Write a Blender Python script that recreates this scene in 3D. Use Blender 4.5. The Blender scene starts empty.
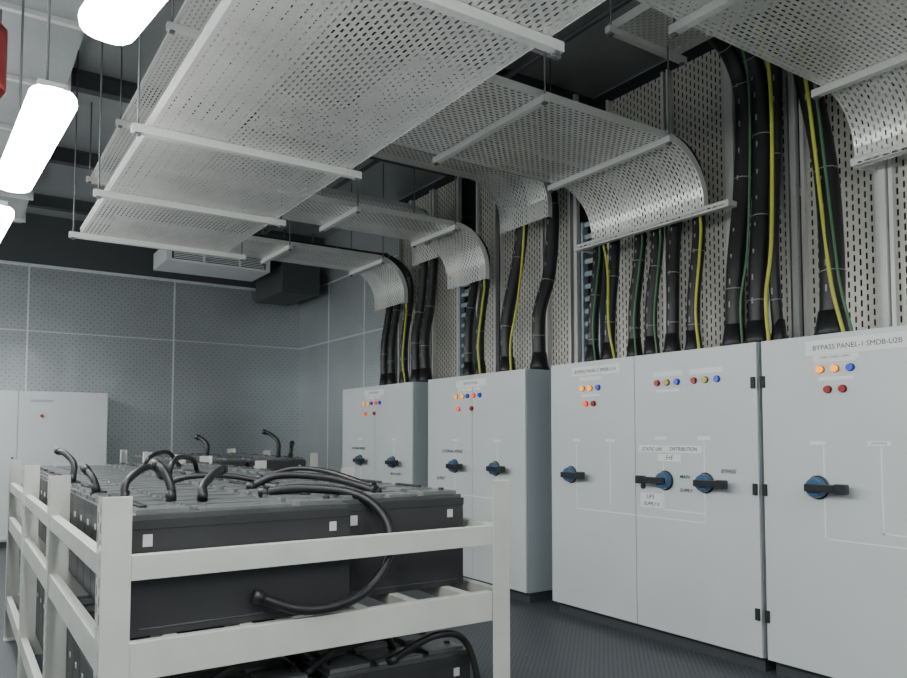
import bpy, math, random
from mathutils import Vector, Matrix
random.seed(7)
S = bpy.context.scene
D = bpy.data

# ------------------------------------------------------------------ materials
def newmat(name):
    m = D.materials.new(name); m.use_nodes = True
    nt = m.node_tree; b = nt.nodes['Principled BSDF']
    return m, nt, b
def plain(name, col, rough=.5, metal=0., noise=0.0, nscale=8., emis=None, estr=0., spec=None):
    m, nt, b = newmat(name)
    b.inputs['Base Color'].default_value = (*col, 1)
    b.inputs['Roughness'].default_value = rough
    b.inputs['Metallic'].default_value = metal
    if spec is not None: b.inputs['Specular IOR Level'].default_value = spec
    if noise > 0:
        tc = nt.nodes.new('ShaderNodeTexCoord'); n = nt.nodes.new('ShaderNodeTexNoise')
        n.inputs['Scale'].default_value = nscale; n.inputs['Detail'].default_value = 4
        r = nt.nodes.new('ShaderNodeValToRGB')
        r.color_ramp.elements[0].position = .3; r.color_ramp.elements[1].position = .7
        r.color_ramp.elements[0].color = (*[c*(1-noise) for c in col], 1)
        r.color_ramp.elements[1].color = (*[min(1, c*(1+noise)) for c in col], 1)
        nt.links.new(tc.outputs['Object'], n.inputs['Vector'])
        nt.links.new(n.outputs['Fac'], r.inputs['Fac'])
        nt.links.new(r.outputs['Color'], b.inputs['Base Color'])
    if emis:
        b.inputs['Emission Color'].default_value = (*emis, 1)
        b.inputs['Emission Strength'].default_value = estr
    return m

def mth(nt, op, a, b=None):
    n = nt.nodes.new('ShaderNodeMath'); n.operation = op
    for i, v in enumerate((a, b)):
        if v is None: continue
        if isinstance(v, (int, float)): n.inputs[i].default_value = v
        else: nt.links.new(v, n.inputs[i])
    return n.outputs[0]

def slotmask(nt, pu, pv, hl, r):
    uv = nt.nodes.new('ShaderNodeUVMap')
    sep = nt.nodes.new('ShaderNodeSeparateXYZ'); nt.links.new(uv.outputs[0], sep.inputs[0])
    u = mth(nt, 'DIVIDE', sep.outputs[0], pu); v = mth(nt, 'DIVIDE', sep.outputs[1], pv)
    row = mth(nt, 'FLOOR', v)
    par = mth(nt, 'FLOORED_MODULO', row, 2.0)
    u2 = mth(nt, 'ADD', u, mth(nt, 'MULTIPLY', par, .5))
    fu = mth(nt, 'SUBTRACT', mth(nt, 'FRACT', u2), .5)
    fv = mth(nt, 'SUBTRACT', mth(nt, 'FRACT', v), .5)
    du = mth(nt, 'MAXIMUM', mth(nt, 'SUBTRACT', mth(nt, 'MULTIPLY', mth(nt, 'ABSOLUTE', fu), pu), hl), 0.0)
    dv = mth(nt, 'MULTIPLY', fv, pv)
    d2 = mth(nt, 'SQRT', mth(nt, 'ADD', mth(nt, 'MULTIPLY', du, du), mth(nt, 'MULTIPLY', dv, dv)))
    return mth(nt, 'LESS_THAN', d2, r)

def galv(name, c0, c1, rough=.42, metal=.35, slots=None, holes_dark=None, vscale=22., mixv=.45, bump=0., rv=.06, nscale=1.1):
    m, nt, b = newmat(name)
    b.inputs['Roughness'].default_value = rough; b.inputs['Metallic'].default_value = metal
    tc = nt.nodes.new('ShaderNodeTexCoord')
    vo = nt.nodes.new('ShaderNodeTexVoronoi'); vo.inputs['Scale'].default_value = vscale
    nt.links.new(tc.outputs['Object'], vo.inputs['Vector'])
    no = nt.nodes.new('ShaderNodeTexNoise'); no.inputs['Scale'].default_value = nscale; no.inputs['Detail'].default_value = 5
    nt.links.new(tc.outputs['Object'], no.inputs['Vector'])
    bw = nt.nodes.new('ShaderNodeRGBToBW'); nt.links.new(vo.outputs['Color'], bw.inputs[0])
    f = mth(nt, 'ADD', mth(nt, 'MULTIPLY', bw.outputs[0], mixv), mth(nt, 'MULTIPLY', no.outputs['Fac'], 1.0-mixv))
    r = nt.nodes.new('ShaderNodeValToRGB')
    r.color_ramp.elements[0].position = .28; r.color_ramp.elements[1].position = .72
    r.color_ramp.elements[0].color = (*c0, 1); r.color_ramp.elements[1].color = (*c1, 1)
    nt.links.new(f, r.inputs['Fac'])
    col = r.outputs['Color']
    if holes_dark:
        mask = slotmask(nt, *holes_dark)
        mx = nt.nodes.new('ShaderNodeMixRGB'); mx.inputs[2].default_value = (*[c*.45 for c in c0], 1)
        nt.links.new(mask, mx.inputs[0]); nt.links.new(col, mx.inputs[1]); col = mx.outputs[0]
    nt.links.new(col, b.inputs['Base Color'])
    rr = nt.nodes.new('ShaderNodeMapRange'); rr.inputs['To Min'].default_value = rough-rv*.5; rr.inputs['To Max'].default_value = rough+rv*.5
    nt.links.new(bw.outputs[0], rr.inputs['Value']); nt.links.new(rr.outputs[0], b.inputs['Roughness'])
    if bump:
        n2 = nt.nodes.new('ShaderNodeTexNoise'); n2.inputs['Scale'].default_value = 2.2
        nt.links.new(tc.outputs['Object'], n2.inputs['Vector'])
        bp = nt.nodes.new('ShaderNodeBump'); bp.inputs['Strength'].default_value = bump; bp.inputs['Distance'].default_value = .04
        nt.links.new(n2.outputs['Fac'], bp.inputs['Height']); nt.links.new(bp.outputs[0], b.inputs['Normal'])
    if slots:
        mask = slotmask(nt, *slots)
        tr = nt.nodes.new('ShaderNodeBsdfTransparent'); mix = nt.nodes.new('ShaderNodeMixShader')
        out = nt.nodes['Material Output']
        nt.links.new(mask, mix.inputs[0]); nt.links.new(b.outputs[0], mix.inputs[1]); nt.links.new(tr.outputs[0], mix.inputs[2])
        nt.links.new(mix.outputs[0], out.inputs['Surface'])
    return m

M = {}
M['wall'] = galv('galvanised_wall', (.37,.40,.415), (.52,.56,.575), .33, .6, holes_dark=(.09,.045,.002,.0065), vscale=60, mixv=.12, bump=.3, rv=.03, nscale=.7)
M['wallr'] = galv('galvanised_side_wall', (.40,.43,.44), (.56,.59,.60), .36, .5, holes_dark=(.09,.045,.002,.0065), vscale=60, mixv=.12, bump=.3, rv=.03, nscale=.7)
M['ceil'] = galv('galvanised_ceiling', (.32,.33,.34), (.46,.475,.48), .42, .35, vscale=40, mixv=.12)
M['seam'] = plain('wall_seam', (.78,.82,.83), .35, .3)
M['tray'] = galv('perforated_tray', (.66,.65,.625), (.84,.83,.80), .34, .4, slots=(.050,.028,.010,.0046), vscale=120, mixv=.2, bump=.15, nscale=3)
M['traywall'] = galv('perforated_wall_tray', (.54,.52,.47), (.68,.66,.60), .42, .25, slots=(.064,.038,.015,.0058), vscale=120, mixv=.2, nscale=3)
M['steel'] = galv('galvanised_strut', (.66,.66,.64), (.8,.8,.78), .36, .25, vscale=120, mixv=.2)
M['strut'] = galv('slotted_strut', (.6,.6,.58), (.76,.76,.74), .4, .2, slots=(.05,.041,.012,.006), vscale=120, mixv=.2)
M['ladder'] = galv('ladder_steel', (.3,.36,.42), (.42,.5,.55), .4, .3, vscale=60)
M['rackp'] = galv('rack_slotted_angle', (.60,.60,.56), (.70,.70,.66), .45, .05, slots=(.05,.04,.010,.006), vscale=60, mixv=.1)
M['rack'] = plain('rack_paint', (.60,.60,.56), .42, .05, .06, 6)
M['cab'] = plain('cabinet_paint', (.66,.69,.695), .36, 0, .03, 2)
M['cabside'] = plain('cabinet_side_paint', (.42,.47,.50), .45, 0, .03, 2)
M['gap'] = plain('gasket_black', (.015,.016,.018), .6)
M['plinth'] = plain('plinth', (.06,.065,.07), .5)
M['label'] = plain('label_white', (.9,.91,.9), .5)
M['blabel'] = plain('battery_sticker', (.55,.56,.56), .5)
M['line'] = plain('mimic_line', (.92,.94,.94), .5)
M['text'] = plain('ink', (.03,.03,.04), .6)
M['hblue'] = plain('handle_blue', (.05,.13,.25), .3)
M['hblk'] = plain('handle_black', (.02,.022,.028), .35)
M['bat'] = plain('battery_case', (.033,.033,.036), .42, 0, .15, 5)
M['batlid'] = plain('battery_lid', (.07,.072,.075), .28, 0, .2, 9)
M['batcov'] = plain('battery_terminal_cover', (.15,.155,.16), .25, 0, .2, 9)
M['cable'] = plain('cable_black', (.012,.012,.014), .42)
M['cablemark'] = plain('cable_printing', (.26,.27,.26), .6)
M['yellow'] = plain('earth_yellow', (.50,.52,.07), .45)
M['green'] = plain('earth_green', (.07,.18,.09), .45)
M['dark'] = plain('dark_steel', (.085,.09,.095), .5, .3)
M['rod'] = plain('threaded_rod', (.20,.205,.21), .45, .6)
M['red'] = plain('red_paint', (.36,.05,.05), .3)
M['lamp'] = plain('lamp_diffuser', (1,1,1), .4, emis=(.97,1,.98), estr=44.)
M['lampb'] = plain('lamp_body', (.75,.76,.75), .4)
M['l_y'] = plain('indicator_amber', (.9,.3,.01), .3, emis=(1,.30,.0), estr=1.5)
M['l_b'] = plain('indicator_blue', (.01,.05,.5), .25, emis=(.0,.08,1), estr=.25)
M['l_r'] = plain('indicator_red', (.32,.01,.01), .25, emis=(1,.0,.0), estr=.05)
M['l_ro'] = plain('indicator_red_lit', (1,.05,.02), .25, emis=(1,.04,.0), estr=1.2)
M['l_yo'] = plain('indicator_yellow_off', (.55,.42,.05), .25)
M['ac'] = plain('ac_white', (.8,.82,.82), .45)
m, nt, b = newmat('floor_mat')
mask = slotmask(nt, .04, .02, .009, .004)
mx = nt.nodes.new('ShaderNodeMixRGB'); mx.inputs[1].default_value = (.055,.062,.070,1); mx.inputs[2].default_value = (.14,.155,.17,1)
nt.links.new(mask, mx.inputs[0]); nt.links.new(mx.outputs[0], b.inputs['Base Color'])
bp = nt.nodes.new('ShaderNodeBump'); bp.inputs['Strength'].default_value = .4; bp.inputs['Distance'].default_value = .003
nt.links.new(mask, bp.inputs['Height']); nt.links.new(bp.outputs[0], b.inputs['Normal'])
b.inputs['Roughness'].default_value = .5
M['floor'] = m

# ------------------------------------------------------------------ mesh builder
class MB:
    def __init__(s): s.v=[]; s.f=[]; s.m=[]; s.uv=[]; s.mats=[]; s.sm=[]
    def mi(s, k):
        if k not in s.mats: s.mats.append(k)
        return s.mats.index(k)
    def face(s, pts, mat, uvs=None, smooth=False):
        i0 = len(s.v); s.v += [tuple(p) for p in pts]
        s.f.append(tuple(range(i0, i0+len(pts)))); s.m.append(s.mi(mat)); s.sm.append(smooth)
        if uvs is None:
            n = (Vector(pts[1])-Vector(pts[0])).cross(Vector(pts[2])-Vector(pts[1]))
            a = [abs(c) for c in n]; k = a.index(max(a))
            ax = {0:(1,2), 1:(0,2), 2:(0,1)}[k]
            uvs = [(p[ax[0]], p[ax[1]]) for p in pts]
        s.uv.append(uvs)
    def box(s, x0,x1,y0,y1,z0,z1, mat):
        if x0>x1: x0,x1=x1,x0
        if y0>y1: y0,y1=y1,y0
        if z0>z1: z0,z1=z1,z0
        i=len(s.v)
        s.v += [(x0,y0,z0),(x1,y0,z0),(x1,y1,z0),(x0,y1,z0),(x0,y0,z1),(x1,y0,z1),(x1,y1,z1),(x0,y1,z1)]
        mi=s.mi(mat)
        for q,ax in (((0,3,2,1),(0,1)),((4,5,6,7),(0,1)),((0,1,5,4),(0,2)),((2,3,7,6),(0,2)),((1,2,6,5),(1,2)),((3,0,4,7),(1,2))):
            s.f.append(tuple(i+a for a in q)); s.m.append(mi); s.sm.append(False)
            s.uv.append([(s.v[i+a][ax[0]], s.v[i+a][ax[1]]) for a in q])
    def tube(s, pts, r, mat, n=10, cap=True, r1=None):
        P=[Vector(p) for p in pts]; i0=len(s.v); mi=s.mi(mat)
        N=len(P)
        t=(P[1]-P[0]).normalized()
        up=Vector((0,0,1)) if abs(t.z)<.9 else Vector((1,0,0))
        a=t.cross(up).normalized()
        for k in range(N):
            t=(P[min(k+1,N-1)]-P[max(k-1,0)]).normalized()
            a=(a-t*a.dot(t)).normalized(); b=t.cross(a)
            rr = r if r1 is None else r+(r1-r)*k/(N-1)
            for j in range(n):
                an=2*math.pi*j/n
                s.v.append(tuple(P[k]+a*math.cos(an)*rr+b*math.sin(an)*rr))
        for k in range(N-1):
            for j in range(n):
                j2=(j+1)%n
                s.f.append((i0+k*n+j,i0+k*n+j2,i0+(k+1)*n+j2,i0+(k+1)*n+j)); s.m.append(mi); s.sm.append(True)
                s.uv.append([(j/n,k),((j+1)/n,k),((j+1)/n,k+1),(j/n,k+1)])
        if cap:
            for k,o in ((0,1),(N-1,0)):
                idx=[i0+k*n+j for j in range(n)]
                if o: idx=idx[::-1]
                s.f.append(tuple(idx)); s.m.append(mi); s.sm.append(False); s.uv.append([(0,0)]*n)
    def obj(s, name, bevel=0, parent=None):
        me=D.meshes.new(name); me.from_pydata(s.v,[],s.f)
        for k in s.mats: me.materials.append(M[k])
        me.polygons.foreach_set('material_index', s.m)
        me.polygons.foreach_set('use_smooth', s.sm)
        ul=me.uv_layers.new(name='UVMap'); flat=[]
        for u in s.uv:
            for q in u: flat += [q[0],q[1]]
        ul.data.foreach_set('uv', flat)
        me.update()
        o=D.objects.new(name, me); S.collection.objects.link(o)
        if bevel>0:
            md=o.modifiers.new('Bevel','BEVEL'); md.width=bevel; md.segments=2; md.limit_method='ANGLE'; md.angle_limit=math.radians(60)
        if parent: o.parent=parent
        return o

def spline(pts, sub=8):
    P=[Vector(p) for p in pts]; P=[2*P[0]-P[1]]+P+[2*P[-1]-P[-2]]; out=[]
    for i in range(1,len(P)-2):
        for k in range(sub):
            t=k/sub; a,b,c,d=P[i-1:i+3]
            out.append(.5*((2*b)+(-a+c)*t+(2*a-5*b+4*c-d)*t*t+(-a+3*b-3*c+d)*t**3))
    out.append(P[-2]); return out

# ------------------------------------------------------------------ room
CZ=4.5; XL=-1.6; XR=4.78; YB=11.8; YF=-2.2
def slab(name, a, mat):
    m=MB(); m.box(*a, mat); return m.obj(name)
slab('floor',(XL,XR,YF,YB,-.1,0),'floor')
slab('ceiling',(XL,XR,YF,YB,CZ,CZ+.1),'ceil')
w=MB(); w.box(XL,XR,YB,YB+.1,0,CZ,'wall')
for x in (-1.1,.83,2.77): w.box(x-.012,x+.012,YB-.008,YB,0,3.78,'seam')
w.box(XL,XR,YB-.02,YB,3.76,3.80,'seam'); w.box(XL,XR,YB-.006,YB,2.86,2.872,'seam')
w.box(XL,XR,YB-.012,YB,3.80,CZ,'dark')
w.obj('wall_back')
w=MB(); w.box(XR,XR+.1,YF,YB,0,CZ,'wallr')
for y in (10.6,9.4): w.box(XR-.008,XR,y-.01,y+.01,0,3.78,'seam')
for z in (2.86,3.77): w.box(XR-.008,XR,8.43,YB,z-.01,z+.01,'seam')
w.obj('wall_right')
slab('wall_left',(XL-.1,XL,YF,YB,0,CZ),'wall')
slab('wall_front',(XL,XR,YF-.1,YF,0,CZ),'wall')

for i,y in enumerate((1.2,3.1,4.9,6.9,8.9,10.8)):
    m=MB(); m.box(XL,XR,y-.04,y+.04,CZ-.012,CZ,'dark'); m.box(XL,XR,y-.006,y+.006,CZ-.14,CZ,'dark'); m.box(XL,XR,y-.05,y+.05,CZ-.16,CZ-.14,'dark')
    m.obj('ceiling_beam')
m=MB()
m.box(.1,.62,-1.5,10.2,3.95,4.27,'ceil')
for y in range(-1,11,1): m.box(.07,.65,y-.02,y+.02,3.92,4.3,'steel')
for y in range(0,11,2):
    for x in (.08,.64): m.box(x-.005,x+.005,y-.005,y+.005,4.3,CZ,'rod')
m.obj('air_duct')
m=MB()
az=3.80; ax0=2.35; ax1=3.8
m.box(ax0,ax1,10.5,11.3,az,az+.24,'ac')
m.box(ax0+.07,ax1-.07,10.49,10.505,az+.03,az+.20,'gap')
for k in range(7):
    z=az+.04+k*.023; m.box(ax0+.09,ax1-.09,10.475,10.498,z,z+.011,'ac')
for x in (ax0+.5,ax0+1.0): m.box(x-.015,x+.015,10.47,10.5,az+.03,az+.20,'ac')
for x in (ax0+.1,ax1-.1):
    for y in (10.6,11.2): m.box(x-.01,x+.01,y-.01,y+.01,az+.24,CZ,'rod')
m.obj('air_conditioner_unit', .006)
m=MB(); m.box(4.0,4.55,10.5,11.7,3.55,3.95,'dark')
for x in (4.05,4.5):
    for y in (10.6,11.6): m.box(x-.01,x+.01,y-.01,y+.01,3.95,CZ,'rod')
m.box(3.98,4.57,10.48,10.52,3.53,3.97,'dark')
m.obj('ventilation_duct')
m=MB()
for k,(z,x) in enumerate(((4.22,3.0),(4.26,3.2),(4.2,3.5))):
    m.tube([(x,-1.9,z),(x,10.2,z)],.022,'dark' if k else 'steel')
for y in (0,2,4,6,8,10):
    m.box(2.9,3.6,y-.02,y+.02,4.16,4.185,'steel')
    for x in (2.93,3.57): m.box(x-.005,x+.005,y-.005,y+.005,4.16,CZ,'rod')
m.obj('ceiling_conduit')

# ------------------------------------------------------------------ cable trays
def strut_y(m,x,z,y0,y1,w=.041,h=.041): m.box(x-w/2,x+w/2,y0,y1,z-h,z,'steel')
def strut_x(m,y,z,x0,x1,w=.041,h=.041): m.box(x0,x1,y-w/2,y+w/2,z-h,z,'steel')
def rod(m,x,y,z): m.tube([(x,y,z-.06),(x,y,CZ)],.006,'rod',6); m.box(x-.014,x+.014,y-.014,y+.014,z-.055,z-.041,'rod')

def tray_long(x0,x1,y0,y1,z,bars,ext=(.09,.07)):
    m=MB()
    m.face([(x0,y0,z),(x0,y1,z),(x1,y1,z),(x1,y0,z)],'tray',[(y0,x0),(y1,x0),(y1,x1),(y0,x1)])
    for x in (x0,x1):
        m.box(x-.0015,x+.0015,y0,y1,z-.001,z+.055,'steel')
        m.box(x-.006,x+.006,y0,y1,z+.049,z+.056,'steel')
    for i,y in enumerate(bars):
        e1=ext[1]+(.1 if i==0 else 0)
        strut_x(m,y,z-.002,x0-ext[0],x1+e1)
        rod(m,x0-ext[0]+.03,y,z); rod(m,x1+e1-.03,y,z)
    return m.obj('cable_tray')
tray_long(.80,1.92,.2,6.48,3.0,(6.4,5.2,3.98,2.2,.7))
tray_long(1.02,1.78,1.0,7.7,3.8,(7.5,6.0,4.4,2.9,1.4),(.06,.06))

def tray_branch(x0,xb,r,zb,y0,y1,z,bars,wallbar=None,barext=.06):
    m=MB(); prof=[(x0,z),(xb,z)]
    for k in range(1,11):
        a=math.pi/2*k/10; prof.append((xb+r*math.sin(a), z-r+r*math.cos(a)))
    if zb<z-r-.001: prof.append((xb+r,zb))
    s=0
    for k in range(len(prof)-1):
        (xa,za),(xc,zc)=prof[k],prof[k+1]; L=math.hypot(xc-xa,zc-za)
        m.face([(xa,y0,za),(xa,y1,za),(xc,y1,zc),(xc,y0,zc)],'tray',[(s,y0),(s,y1),(s+L,y1),(s+L,y0)],smooth=(1<=k))
        def off(x,zz,d):
            if x<=xb: return (x,zz+d)
            if zz<=z-r: return (x+d,zz)
            a=math.atan2(x-xb,zz-(z-r)); return (xb+(r+d)*math.sin(a), z-r+(r+d)*math.cos(a))
        for y in (y0,y1):
            a=off(xa,za,.05); c=off(xc,zc,.05)
            m.face([(xa,y,za),(xc,y,zc),(c[0],y,c[1]),(a[0],y,a[1])],'steel')
            yy=y+.012 if y==y0 else y-.012
            m.face([(a[0],y,a[1]),(c[0],y,c[1]),(c[0],yy,c[1]),(a[0],yy,a[1])],'steel')
        s+=L
    for x in bars:
        strut_y(m,x,z-.002,y0-barext,y1+barext)
        rod(m,x,y0-barext+.02,z); rod(m,x,y1+barext-.02,z)
    if wallbar:
        ya,yb2,zz=wallbar
        xw=xb+r-.005
        m.box(xw-.045,xw-.043,ya,yb2,zz-.045,zz,'strut')
        m.box(xw-.045,xw,ya,yb2,zz-.002,zz,'steel'); m.box(xw-.045,xw,ya,yb2,zz-.047,zz-.045,'steel')
        for y in (ya+.02,yb2-.02): m.box(xw-.04,XR,y-.02,y+.02,zz-.04,zz-.003,'steel')
    return m.obj('cable_tray')
tray_branch(1.95,3.92,.38,2.98,3.30,4.40,3.41,(2.82,3.9),(3.07,4.56,3.0))
tray_branch(1.2,3.92,.36,2.95,5.84,6.52,3.41,(2.88,3.9))
tray_branch(1.2,3.92,.36,2.95,7.42,8.15,3.41,(2.88,3.98))
tray_branch(1.85,3.95,.36,3.35,4.95,5.65,3.82,(2.8,))
tray_branch(1.85,3.95,.36,3.35,6.75,7.3,3.82,(2.8,))
tray_branch(2.0,4.05,.34,3.0,1.15,2.30,3.41,(2.85,4.07),(.9,2.30,3.05))
m=MB()
y0,y1=-1.0,3.35
m.face([(3.45,y0,4.02),(3.45,y1,4.02),(4.05,y1,4.02),(4.05,y0,4.02)],'tray',[(y0,0),(y1,0),(y1,.6),(y0,.6)])
for x in (3.45,4.05): m.box(x-.002,x+.002,y0,y1,4.02,4.08,'steel')
for y in (-.5,1,2.3,3.3):
    strut_x(m,y,4.018,3.38,4.12); rod(m,3.41,y,4.02); rod(m,4.09,y,4.02)
m.obj('cable_tray')

def wtray(y0,y1,z0,z1,x=4.64):
    m=MB()
    m.face([(x,y0,z0),(x,y1,z0),(x,y1,z1),(x,y0,z1)],'traywall',[(z0,y0),(z0,y1),(z1,y1),(z1,y0)])
    for y in (y0,y1): m.box(x-.05,x+.001,y-.0015,y+.0015,z0,z1,'steel'); m.box(x-.051,x-.048,y-.012,y+.012,z0,z1,'steel')
    z=z0+.3
    while z<z1:
        m.box(x+.002,XR-.021,y0-.03,y1+.03,z-.02,z+.02,'dark'); z+=.9
    return m.obj('vertical_cable_tray')
for a in ((.6,1.35),(1.42,2.2),(2.28,2.75),(2.86,3.22),(3.32,3.85),(3.9,4.5),(4.98,5.3),(5.36,6.0),(6.1,6.42),(6.78,7.3),(7.36,7.8),(7.84,8.1)):
    wtray(a[0],a[1],1.75,4.3)
m=MB(); m.box(XR-.02,XR-.001,.4,8.42,1.2,4.48,'gap'); m.obj('cavity_shade_sheet')  # black sheet standing in for the shade in the gaps behind wall trays
def vstrut(y,z0=1.6,z1=4.49,x=4.585):
    m=MB(); m.box(x-.02,x+.02,y-.02,y+.02,z0,z1,'steel')
    for z in (z0+.2,(z0+z1)/2,z1-.2): m.box(x+.02,XR-.021,y-.015,y+.015,z-.02,z+.02,'steel')
    m.obj('mounting_channel')
for y in (2.24,2.80,3.27,4.88): vstrut(y)
def ladder(y0,y1,z0,z1,x=4.6):
    m=MB()
    for y in (y0,y1): m.box(x-.03,x+.03,y-.012,y+.012,z0,z1,'ladder')
    z=z0+.05
    while z<z1: m.box(x-.01,x+.01,y0,y1,z-.02,z+.02,'ladder'); z+=.11
    for z in (z0+.2,z1-.2): m.box(x+.03,XR-.021,y0,y1,z-.02,z+.02,'ladder')
    m.obj('cable_ladder')
ladder(4.60,4.80,1.25,3.3); ladder(6.5,6.72,1.25,3.2); ladder(8.15,8.38,1.25,3.3)

# ------------------------------------------------------------------ cabinets
XF=4.1
def textobj(body,size,y,z,parent,shear=0,rot=0,x=XF-.0265,mat='text'):
    c=D.curves.new('text','FONT'); c.body=body; c.size=size; c.align_x='CENTER'; c.align_y='CENTER'; c.shear=shear; c.offset=.0004 if shear else 0
    o=D.objects.new('lettering',c); S.collection.objects.link(o)
    o.location=(x,y,z); o.rotation_euler=(math.pi/2+0,rot,-math.pi/2); c.materials.append(M[mat]); o.parent=parent
def cabinet(y0,y1,splits,lamps,handles,labels,lines,texts,latches=(),zt=2.0):
    b=MB()
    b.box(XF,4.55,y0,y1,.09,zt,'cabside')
    b.box(XF+.03,4.53,y0+.02,y1-.02,0,.09,'plinth')
    b.box(XF-.004,XF,y0+.004,y1-.004,.094,zt-.004,'gap')
    e=[y0]+list(splits)+[y1]
    for a,c in zip(e[:-1],e[1:]):
        b.box(XF-.024,XF-.004,a+.003,c-.003,.095,zt-.002,'cab')
    body=b.obj('electrical_cabinet',.003)
    d=MB(); xs=XF-.024
    for (y,z,k) in lamps:
        d.tube([(xs,y,z),(xs-.006,y,z)],.023,'hblk',16)
        d.tube([(xs-.005,y,z),(xs-.014,y,z),(xs-.019,y,z)],.020,'l_'+k,16)
    for (y,z,w,h) in labels: d.box(xs-.0015,xs,y-w/2,y+w/2,z-h/2,z+h/2,'label')
    for (ya,za,yb,zb) in lines:
        t=.004
        d.box(xs-.001,xs,min(ya,yb)-t,max(ya,yb)+t,min(za,zb)-t,max(za,zb)+t,'line')
    for (y,z) in latches:
        d.box(xs-.012,xs+.01,y-.014,y+.014,z-.035,z+.035,'gap')
    d.obj('front_fittings',0,body)
    h=MB()
    for (y,z,sg) in handles:
        h.tube([(xs,y,z),(xs-.012,y,z)],.068,'hblk',28)
        h.tube([(xs-.012,y,z),(xs-.055,y,z)],.062,'hblue',28,r1=.052)
        L=.19*sg
        h.box(xs-.085,xs-.05,y-.04*sg,y+L,z-.022,z+.022,'hblk')
        h.box(xs-.09,xs-.045,y+L*.7,y+L*1.05,z-.028,z+.028,'hblk')
    h.obj('rotary_handles',.006,body)
    for t in texts: textobj(*t[:4],body,*t[4:])
    return body
cabinet(.82,2.735,(1.78,),
  [(2.36,1.80,'y'),(2.275,1.80,'y'),(2.19,1.80,'b'),(2.32,1.685,'r'),(2.235,1.685,'r'),(1.5,1.8,'y'),(1.4,1.8,'b')],
  [(2.39,1.135,-1),(1.4,1.135,-1)],
  [(2.16,1.925,.58,.085),(2.275,1.865,.26,.03),(2.28,1.845,.24,.012),(2.275,1.745,.2,.02),(2.39,1.385,.09,.02),(2.05,1.385,.12,.025)],
  [(2.355,1.36,2.355,.85),(2.355,.85,1.85,.85),(2.04,1.36,2.04,.91),(2.04,.91,1.85,.91)],
  [('BYPASS PANEL-1 SMDB-U2B',.040,2.16,1.922),('SUPPLY  SUPPLY  SUPPLY',.016,2.275,1.865),('UPS BYPASS',.016,2.05,1.385)],
  latches=[(2.725,1.75),(2.725,1.1),(2.725,.35)])
mid=cabinet(2.765,4.66,(3.755,),
  [(4.285,1.79,'y'),(4.20,1.79,'y'),(4.115,1.79,'b'),(4.25,1.67,'ro'),(4.165,1.67,'r')]
  +[(3.54,1.79,'r'),(3.455,1.79,'yo'),(3.37,1.79,'b'),(3.23,1.79,'r'),(3.14,1.79,'yo'),(3.05,1.79,'b')],
  [(4.42,1.12,-1),(3.48,1.12,1),(3.15,1.12,-1)],
  [(4.15,1.925,.52,.07),(4.2,1.865,.24,.03),(4.2,1.735,.2,.02),(3.455,1.85,.26,.035),(3.14,1.85,.26,.035),(4.36,1.39,.08,.02),(4.0,1.39,.1,.02),
   (3.52,1.41,.1,.025),(3.16,1.41,.1,.025),(3.455,1.735,.2,.02),(3.45,1.335,.54,.05),(3.45,1.275,.2,.05),(3.61,.975,.2,.1)],
  [(4.36,1.37,4.36,.86),(4.36,.86,3.76,.86),(4.0,1.37,4.0,.92),(3.16,1.38,3.16,.86),(3.16,.86,3.74,.86),(3.5,1.24,3.5,.92),(3.5,.92,3.16,.92)],
  [('BYPASS PANEL-2 SMDB-U1A',.036,4.15,1.922),('UPS',.042,3.62,1.0,.3),('SUPPLY II',.034,3.61,.95,.3),('STATIC UPS',.034,3.60,1.33,.3),('DISTRIBUTION',.034,3.33,1.335,.25),('S+E',.04,3.45,1.275,.3),
   ('MAIN',.034,3.32,1.15,.3),('BYPASS',.034,2.98,1.20,.3),('SUPPLY',.032,3.31,1.06,.3)],
  latches=[(2.79,1.75),(2.79,1.1),(2.79,.35)])
d=MB()
d.tube([(XF-.024,3.68,1.07),(XF-.034,3.68,1.07)],.02,'hblk',14); d.obj('door_lock',0,mid)
def back_cab(y0,y1):
    c=(y0+y1)/2+.12; w=y1-y0
    cabinet(y0,y1,((y0+y1)/2-.0,),
     [(c+.14,1.80,'y'),(c+.03,1.80,'y'),(c-.05,1.80,'b'),(c-.15,1.80,'ro'),(c-.25,1.8,'b'),(c+.1,1.68,'ro'),(c-.12,1.68,'r')],
     [(y1-.5,1.13,-1),(y0+.42,1.13,-1)],
     [(c-.1,1.92,.5,.07),(c,1.865,.24,.03),(c-.2,1.865,.1,.03),(y1-.5,1.38,.1,.02),(y0+.4,1.38,.1,.02)],
     [(y1-.5,1.36,y1-.5,.86),(y0+.4,1.36,y0+.4,.86),(y1-.5,.86,y0+.4,.86)],
     [('SUPPLY',.045,y1-.25,1.0,.3),('EXTERNAL BYPASS',.042,y1-.45,1.27,.3),('MAIN SUPPLY',.042,y0+.35,1.0,.3),('BYPASS PANEL',.036,c-.1,1.92)])
back_cab(4.99,6.57)
back_cab(6.88,8.6)
b=MB(); b.box(-.35,1.76,11.1,11.7,0.08,2.0,'cab'); b.box(-.33,1.74,11.12,11.68,0,.08,'plinth')
for xa,xb in ((-.34,.7),(.706,1.755)): b.box(xa,xb,11.08,11.1,.1,1.99,'cab')
b.tube([(.97,11.08,1.68),(.97,11.05,1.68)],.02,'l_r',16); b.box(.84,1.10,11.075,11.08,1.86,1.89,'cabside')
b.box(.64,.665,11.05,11.08,.95,1.15,'hblk')
b.obj('control_cabinet',.004)

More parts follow.
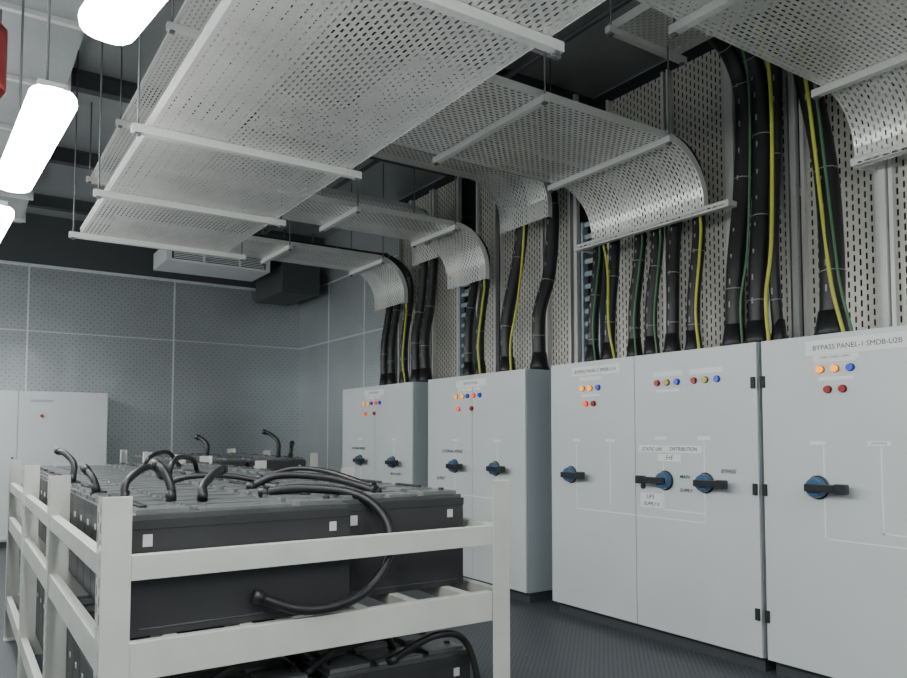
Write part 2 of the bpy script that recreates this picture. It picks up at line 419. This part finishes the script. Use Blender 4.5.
# ------------------------------------------------------------------ power cables
XC=4.33
def pcable(path, r=.034, mat='cable', gland=True):
    m=MB(); p=spline(path,10); m.tube(p,r,mat,12)
    if gland:
        q=path[0]; m.tube([(q[0],q[1],q[2]),(q[0],q[1],q[2]+.05),(q[0],q[1],q[2]+.16)],r*1.55,mat,14,r1=r*1.05)
        k=random.randint(5,9)
        while k<len(p)-1:
            a=p[k]; b2=p[k]+(p[k+1]-p[k]).normalized()*.006
            m.tube([a,b2],r*1.05,'cablemark',12); k+=random.randint(9,13)
        for k in range(6,34,3):
            a=p[k]; m.box(a.x-r*1.01,a.x-r*.9,a.y-.005,a.y+.005,a.z-.02,a.z+.02,'cablemark')
    return m.obj('power_cable' if gland else 'earth_cable')
Z0=2.003
for k,y in enumerate((4.43,4.25,3.98,3.81,3.62,3.43)):
    pcable([(XC,y,Z0),(XC+.01,y+random.uniform(-.01,.01),2.4),(4.38,y+random.uniform(-.02,.02),2.8),(4.42,y+.01,3.1),(4.38,y,3.33),(4.2,y,3.47),(3.9,y,3.47),(2.1,y,3.47)],.046)
for k,(y,yt,r) in enumerate(((3.08,3.07,.062),(2.91,2.95,.062),(2.42,2.62,.07))):
    pcable([(XC-.02,y,Z0),(XC,y-.0,2.5),(4.42,(y*.6+yt*.4),3.1),(4.45,yt,3.7),(4.36,yt+.02,4.0),(4.1,yt,4.12),(3.7,yt-.1,4.14)],r)
pcable([(XC+.04,2.80,Z0),(XC+.03,2.82,2.6),(4.45,2.84,3.4),(4.46,2.84,3.9),(4.3,2.85,4.1),(3.8,2.85,4.13)],.036)
pcable([(XC,5.10,Z0),(XC,5.1,2.5),(4.42,5.06,2.9),(4.44,5.04,3.5),(4.3,5.05,3.8),(4.0,5.05,3.88),(2.0,5.1,3.88)],.06)
pcable([(XC,5.56,Z0),(XC,5.57,2.5),(4.42,5.5,3.1),(4.42,5.45,3.5),(4.3,5.4,3.8),(4.0,5.4,3.88),(2.0,5.3,3.88)],.06)
for y in (6.0,6.2): pcable([(XC,y,Z0),(XC,y,2.5),(4.40,y,3.0),(4.36,y,3.3),(4.1,y,3.46),(3.8,y,3.46),(1.4,y,3.46)],.046)
for y in (7.05,7.24): pcable([(XC,y-.02,Z0),(XC,y,2.5),(4.40,y,2.9),(4.42,y-.03,3.5),(4.3,y-.05,3.8),(4.0,y-.05,3.89),(2.0,7.0,3.89)],.058)
for y in (7.5,7.8,7.98): pcable([(XC,y,Z0),(XC,y,2.5),(4.40,y,3.0),(4.36,y,3.3),(4.1,y,3.46),(3.8,y,3.46),(1.4,y,3.46)],.046)
def earth(y,yt,zt,mat,r=.011,x=4.26):
    f=lambda t:y+(yt-y)*t
    pcable([(x,y,Z0),(x-.02,f(.2),2.3),(x+.03,f(.5)-.015,2.7),(4.34,f(.85),zt-.45),(4.26,yt,zt-.07),(4.05,yt,zt+.04),(3.3,yt,zt+.04)],r,mat,False)
for y,yt in ((4.12,4.34),(3.33,3.37)): earth(y,yt,3.41,'yellow',.010)
for y,yt in ((4.33,4.36),(3.9,3.9),(3.7,3.73)): earth(y,yt,3.41,'green',.008)
earth(5.42,5.3,3.82,'yellow',.011); earth(5.9,5.95,3.41,'yellow',.011); earth(7.35,7.5,3.41,'yellow',.010)
earth(2.80,2.80,4.05,'yellow',.012); earth(2.99,2.95,4.05,'green',.008); earth(2.32,2.60,4.05,'yellow',.011); earth(2.27,2.55,4.05,'green',.008)

# ------------------------------------------------------------------ battery racks
def rack(x0,x1,y0,ys,ztop=1.26,tiers=(.853,.30)):
    m=MB(); W=.078
    y1=y0+ys[-1]
    def angle(x,y,sx,sy):
        m.box(x,x+sx*W,y,y+sy*.003,0,ztop,'rack')
        m.face([(x,y,0),(x,y+sy*W,0),(x,y+sy*W,ztop),(x,y,ztop)],'rackp',[(0,0),(0,W),(ztop,W),(ztop,0)])
        m.box(x-.004*sx,x+sx*(W+.01),y-.004*sy,y+sy*(W+.01),0,.008,'rack')
    for i,dy in enumerate(ys):
        y=y0+dy; sy=1 if i<len(ys)-1 else -1
        angle(x0,y,1,sy); angle(x1,y,-1,sy)
        for z,h in [(1.094,.07)]+[(t,.105) for t in tiers]:
            if 0<i<len(ys)-1 and z>1: continue
            m.box(x0+W,x1-W,y+.004*sy,y+.04*sy,z-h,z,'rack')
    for x,s in ((x0,1),(x1,-1)):
        for z,h in [(1.094,.06)]+[(t-.0,.09) for t in tiers]:
            m.box(x+.006*s,x+.04*s,y0+.04,y1-.04,z-h,z,'rack')
    for t in tiers:
        for fx in (.14,.30,.42,.58,.72,.88):
            x=x0+(x1-x0)*fx; m.box(x-.02,x+.02,y0+.04,y1-.04,t-.04,t-.001,'rack')
    return m.obj('battery_rack',.002)
rack(.348,1.755,2.245,(0,1.305,2.625,3.96))
rack(1.62,2.93,6.72,(0,1.3,2.6))
def bank(cols,y_end,z,hgt=.35,pitch=.172):
    m=MB()
    for ci,(xa,xb,ys) in enumerate(cols):
        y=ys
        n=0
        while y+pitch<y_end:
            g=.006; a,b2=y,y+pitch-g
            m.box(xa,xb,a,b2,z,z+hgt-.045,'bat')
            m.box(xa-.002,xb+.002,a-.002,b2+.002,z+hgt-.045,z+hgt-.018,'bat')
            m.box(xa+.006,xb-.006,a+.006,b2-.006,z+hgt-.018,z+hgt-.004,'batlid')
            m.box(xa+.02,xa+.17,a+.02,b2-.02,z+hgt-.004,z+hgt+.010,'batcov')
            m.box(xb-.17,xb-.02,a+.02,b2-.02,z+hgt-.004,z+hgt+.010,'batcov')
            m.box(xa+.2,xb-.2,a+.012,a+.05,z+hgt-.004,z+hgt+.006,'batcov')
            m.box(xa+.2,xb-.2,a+.09,b2-.012,z+hgt-.004,z+hgt+.004,'batcov')
            for xx in (xa+.05,xb-.05): m.tube([(xx,(a+b2)/2,z+hgt),(xx,(a+b2)/2,z+hgt+.018)],.012,'cable',10)
            if n%2==0: m.box(xa+.04,xa+.06,(a+b2)/2,(a+b2)/2+pitch,z+hgt+.012,z+hgt+.018,'cable')
            else: m.box(xb-.06,xb-.04,(a+b2)/2,(a+b2)/2+pitch,z+hgt+.012,z+hgt+.018,'cable')
            if n==0:
                m.box(xa+.03,xb-.03,a-.002,a,z+.02,z+.024,'batlid')
                m.box(xa+.035,xa+.062,a-.003,a,z+hgt-.095,z+hgt-.06,'blabel'); m.box(xb-.075,xb-.05,a-.003,a,z+hgt-.09,z+hgt-.06,'blabel')
            m.box(xa-.003,xa,a+.07,b2-.07,z+hgt-.105,z+hgt-.085,'blabel')
            y+=pitch; n+=1
    return m.obj('battery_bank',.004)
bank(((.43,1.12,2.30),(1.15,1.67,2.43)),6.1,.854)
bank(((.43,1.02,2.34),(1.06,1.64,2.34)),6.1,.301,.33)
bank(((1.71,2.25,6.8),(2.29,2.84,6.8)),9.2,.854)
bank(((1.71,2.25,6.8),(2.29,2.84,6.8)),9.2,.301,.33)
def bcable(pts,r=.013):
    m=MB(); m.tube(spline(pts,8),r,'cable',10)
    for a,b2 in ((0,1),(-1,-2)):
        A=Vector(pts[a]); B=Vector(pts[b2]); d=(B-A).normalized()
        m.tube([A,A+d*.035],r*1.25,'cable',10)
    m.obj('battery_cable')
T=1.215
bcable([(.78,2.27,.94),(.92,2.25,.885),(1.05,2.25,.88),(1.18,2.27,.92),(1.27,2.30,1.02),(1.29,2.36,1.13),(1.22,2.45,1.215),(1.07,2.60,T+.02),(.95,2.7,T)],.017)
bcable([(1.0,3.0,T),(1.12,2.95,T+.05),(1.28,2.8,T+.04),(1.38,2.62,T),(1.38,2.6,T)],.015)
bcable([(1.25,3.6,T),(1.4,3.5,T+.05),(1.5,3.3,T+.04),(1.5,2.9,T),(1.5,2.85,T)],.012)
bcable([(.47,2.62,T),(.48,2.64,T+.06),(.54,2.7,T+.10),(.60,2.8,T+.10),(.66,2.95,T+.06)],.012)
bcable([(.60,2.55,T),(.60,2.56,T+.05),(.585,2.60,T+.10),(.57,2.66,T+.12)],.014)
bcable([(.70,2.55,T),(.71,2.58,T+.04),(.77,2.66,T+.08),(.83,2.75,T+.09)],.014)
bcable([(.46,3.8,T),(.47,3.82,T+.08),(.44,3.9,T+.13),(.42,4.0,T+.14)],.014)
bcable([(.46,3.1,T),(.45,3.12,T+.05),(.43,3.2,T+.09)],.013)
bcable([(.9,3.9,T),(.92,3.9,T+.07),(.98,4.0,T+.10),(1.1,4.2,T+.08),(1.15,4.3,T)])
bcable([(1.0,5.0,T),(1.05,5.0,T+.08),(1.2,5.2,T+.10),(1.3,5.3,T)])
bcable([(.8,3.5,T),(.9,3.45,T+.03),(1.05,3.4,T+.03),(1.2,3.3,T)])
bcable([(1.95,7.0,T),(1.96,7.0,T+.12),(1.93,7.1,T+.18),(1.9,7.15,T+.2)],.02)
bcable([(2.6,6.9,T),(2.6,6.9,T+.14),(2.56,7.0,T+.22),(2.5,7.05,T+.25)],.02)
bcable([(2.72,6.9,T),(2.73,6.9,T+.08),(2.78,7.0,T+.14)],.02)
bcable([(1.3,2.36,.63),(1.45,2.28,.72),(1.6,2.3,.66),(1.64,2.27,.4),(1.6,2.3,.12)])
bcable([(1.0,2.4,.63),(1.1,2.36,.70),(1.3,2.4,.71),(1.4,2.5,.63)])
bcable([(.6,2.4,.63),(.75,2.36,.70),(.9,2.4,.70),(1.0,2.5,.63)])

# ------------------------------------------------------------------ light fittings
def light(x,y,z=2.68,L=1.22,W=.165,rot=0):
    m=MB()
    def superell(w,h,n=20,e=2.6):
        out=[]
        for k in range(n):
            a=2*math.pi*k/n; c,s_=math.cos(a),math.sin(a)
            out.append((w*math.copysign(abs(c)**(2/e),c), h*math.copysign(abs(s_)**(2/e),s_)))
        return out
    rings=[(-L/2,.72),(-L/2+.012,.9),(-L/2+.035,1),(L/2-.035,1),(L/2-.012,.9),(L/2,.72)]
    R=[[(a*sc,yy,b2*sc) for a,b2 in superell(W/2,.048)] for yy,sc in rings]
    for A,B in zip(R[:-1],R[1:]):
        n=len(A)
        for k in range(n):
            j=(k+1)%n
            top=(A[k][2]+A[j][2])/2>.03
            m.face([A[k],A[j],B[j],B[k]],'lampb' if top else 'lamp',smooth=True)
    m.face(R[0],'lamp'); m.face(R[-1][::-1],'lamp')
    m.box(-.05,.05,-L/2+.05,L/2-.05,.045,.075,'lampb')
    for yy in (-L/2+.2,L/2-.2): m.tube([(0,yy,.07),(0,yy,CZ-z)],.006,'rod',6)
    o=m.obj('fluorescent_light'); o.location=(x,y,z); o.rotation_euler=(0,0,rot)
r_=math.radians
light(.43,1.87,rot=r_(7)); light(.25,3.68,rot=r_(3)); light(.15,5.45,rot=r_(3))
light(.05,7.4); light(.45,.1); light(-.9,3.8); light(2.6,-.4,2.9); light(1.5,-1.2)  # left-side and rear aisle fittings are unseen, added as fill light
light(-.9,.8); light(-.9,7.0); light(-.9,10.0); light(0,9.4)  # left row is out of view, added to brighten the back wall
m=MB(); ex,ey=.10,4.1
m.tube([(ex,ey,3.06),(ex,ey,3.10),(ex,ey,3.32),(ex,ey,3.36)],.07,'red',24)
m.tube([(ex,ey,3.0),(ex,ey,3.06)],.03,'red',20,r1=.068); m.tube([(ex,ey,3.36),(ex,ey,3.41)],.068,'red',20,r1=.03)
m.tube([(ex,ey,3.41),(ex,ey,3.949)],.012,'rod',8); m.tube([(ex,ey,2.97),(ex,ey,3.0)],.02,'rod',10)
m.obj('hanging_fire_extinguisher')

# ------------------------------------------------------------------ world + camera
wd=D.worlds.new('World'); S.world=wd; wd.use_nodes=True
wd.node_tree.nodes['Background'].inputs[0].default_value=(.5,.55,.6,1); wd.node_tree.nodes['Background'].inputs[1].default_value=.3
cam=D.cameras.new('camera'); co=D.objects.new('camera',cam); S.collection.objects.link(co)
cam.sensor_fit='HORIZONTAL'; cam.sensor_width=36; cam.lens=36*750/907
pitch=3.0
cam.shift_y=((435-750*math.tan(math.radians(pitch)))-339)/907
co.location=(0,0,1.43)
co.rotation_euler=(math.radians(90+pitch),0,-math.radians(33.77))
cam.clip_start=.05
S.camera=co
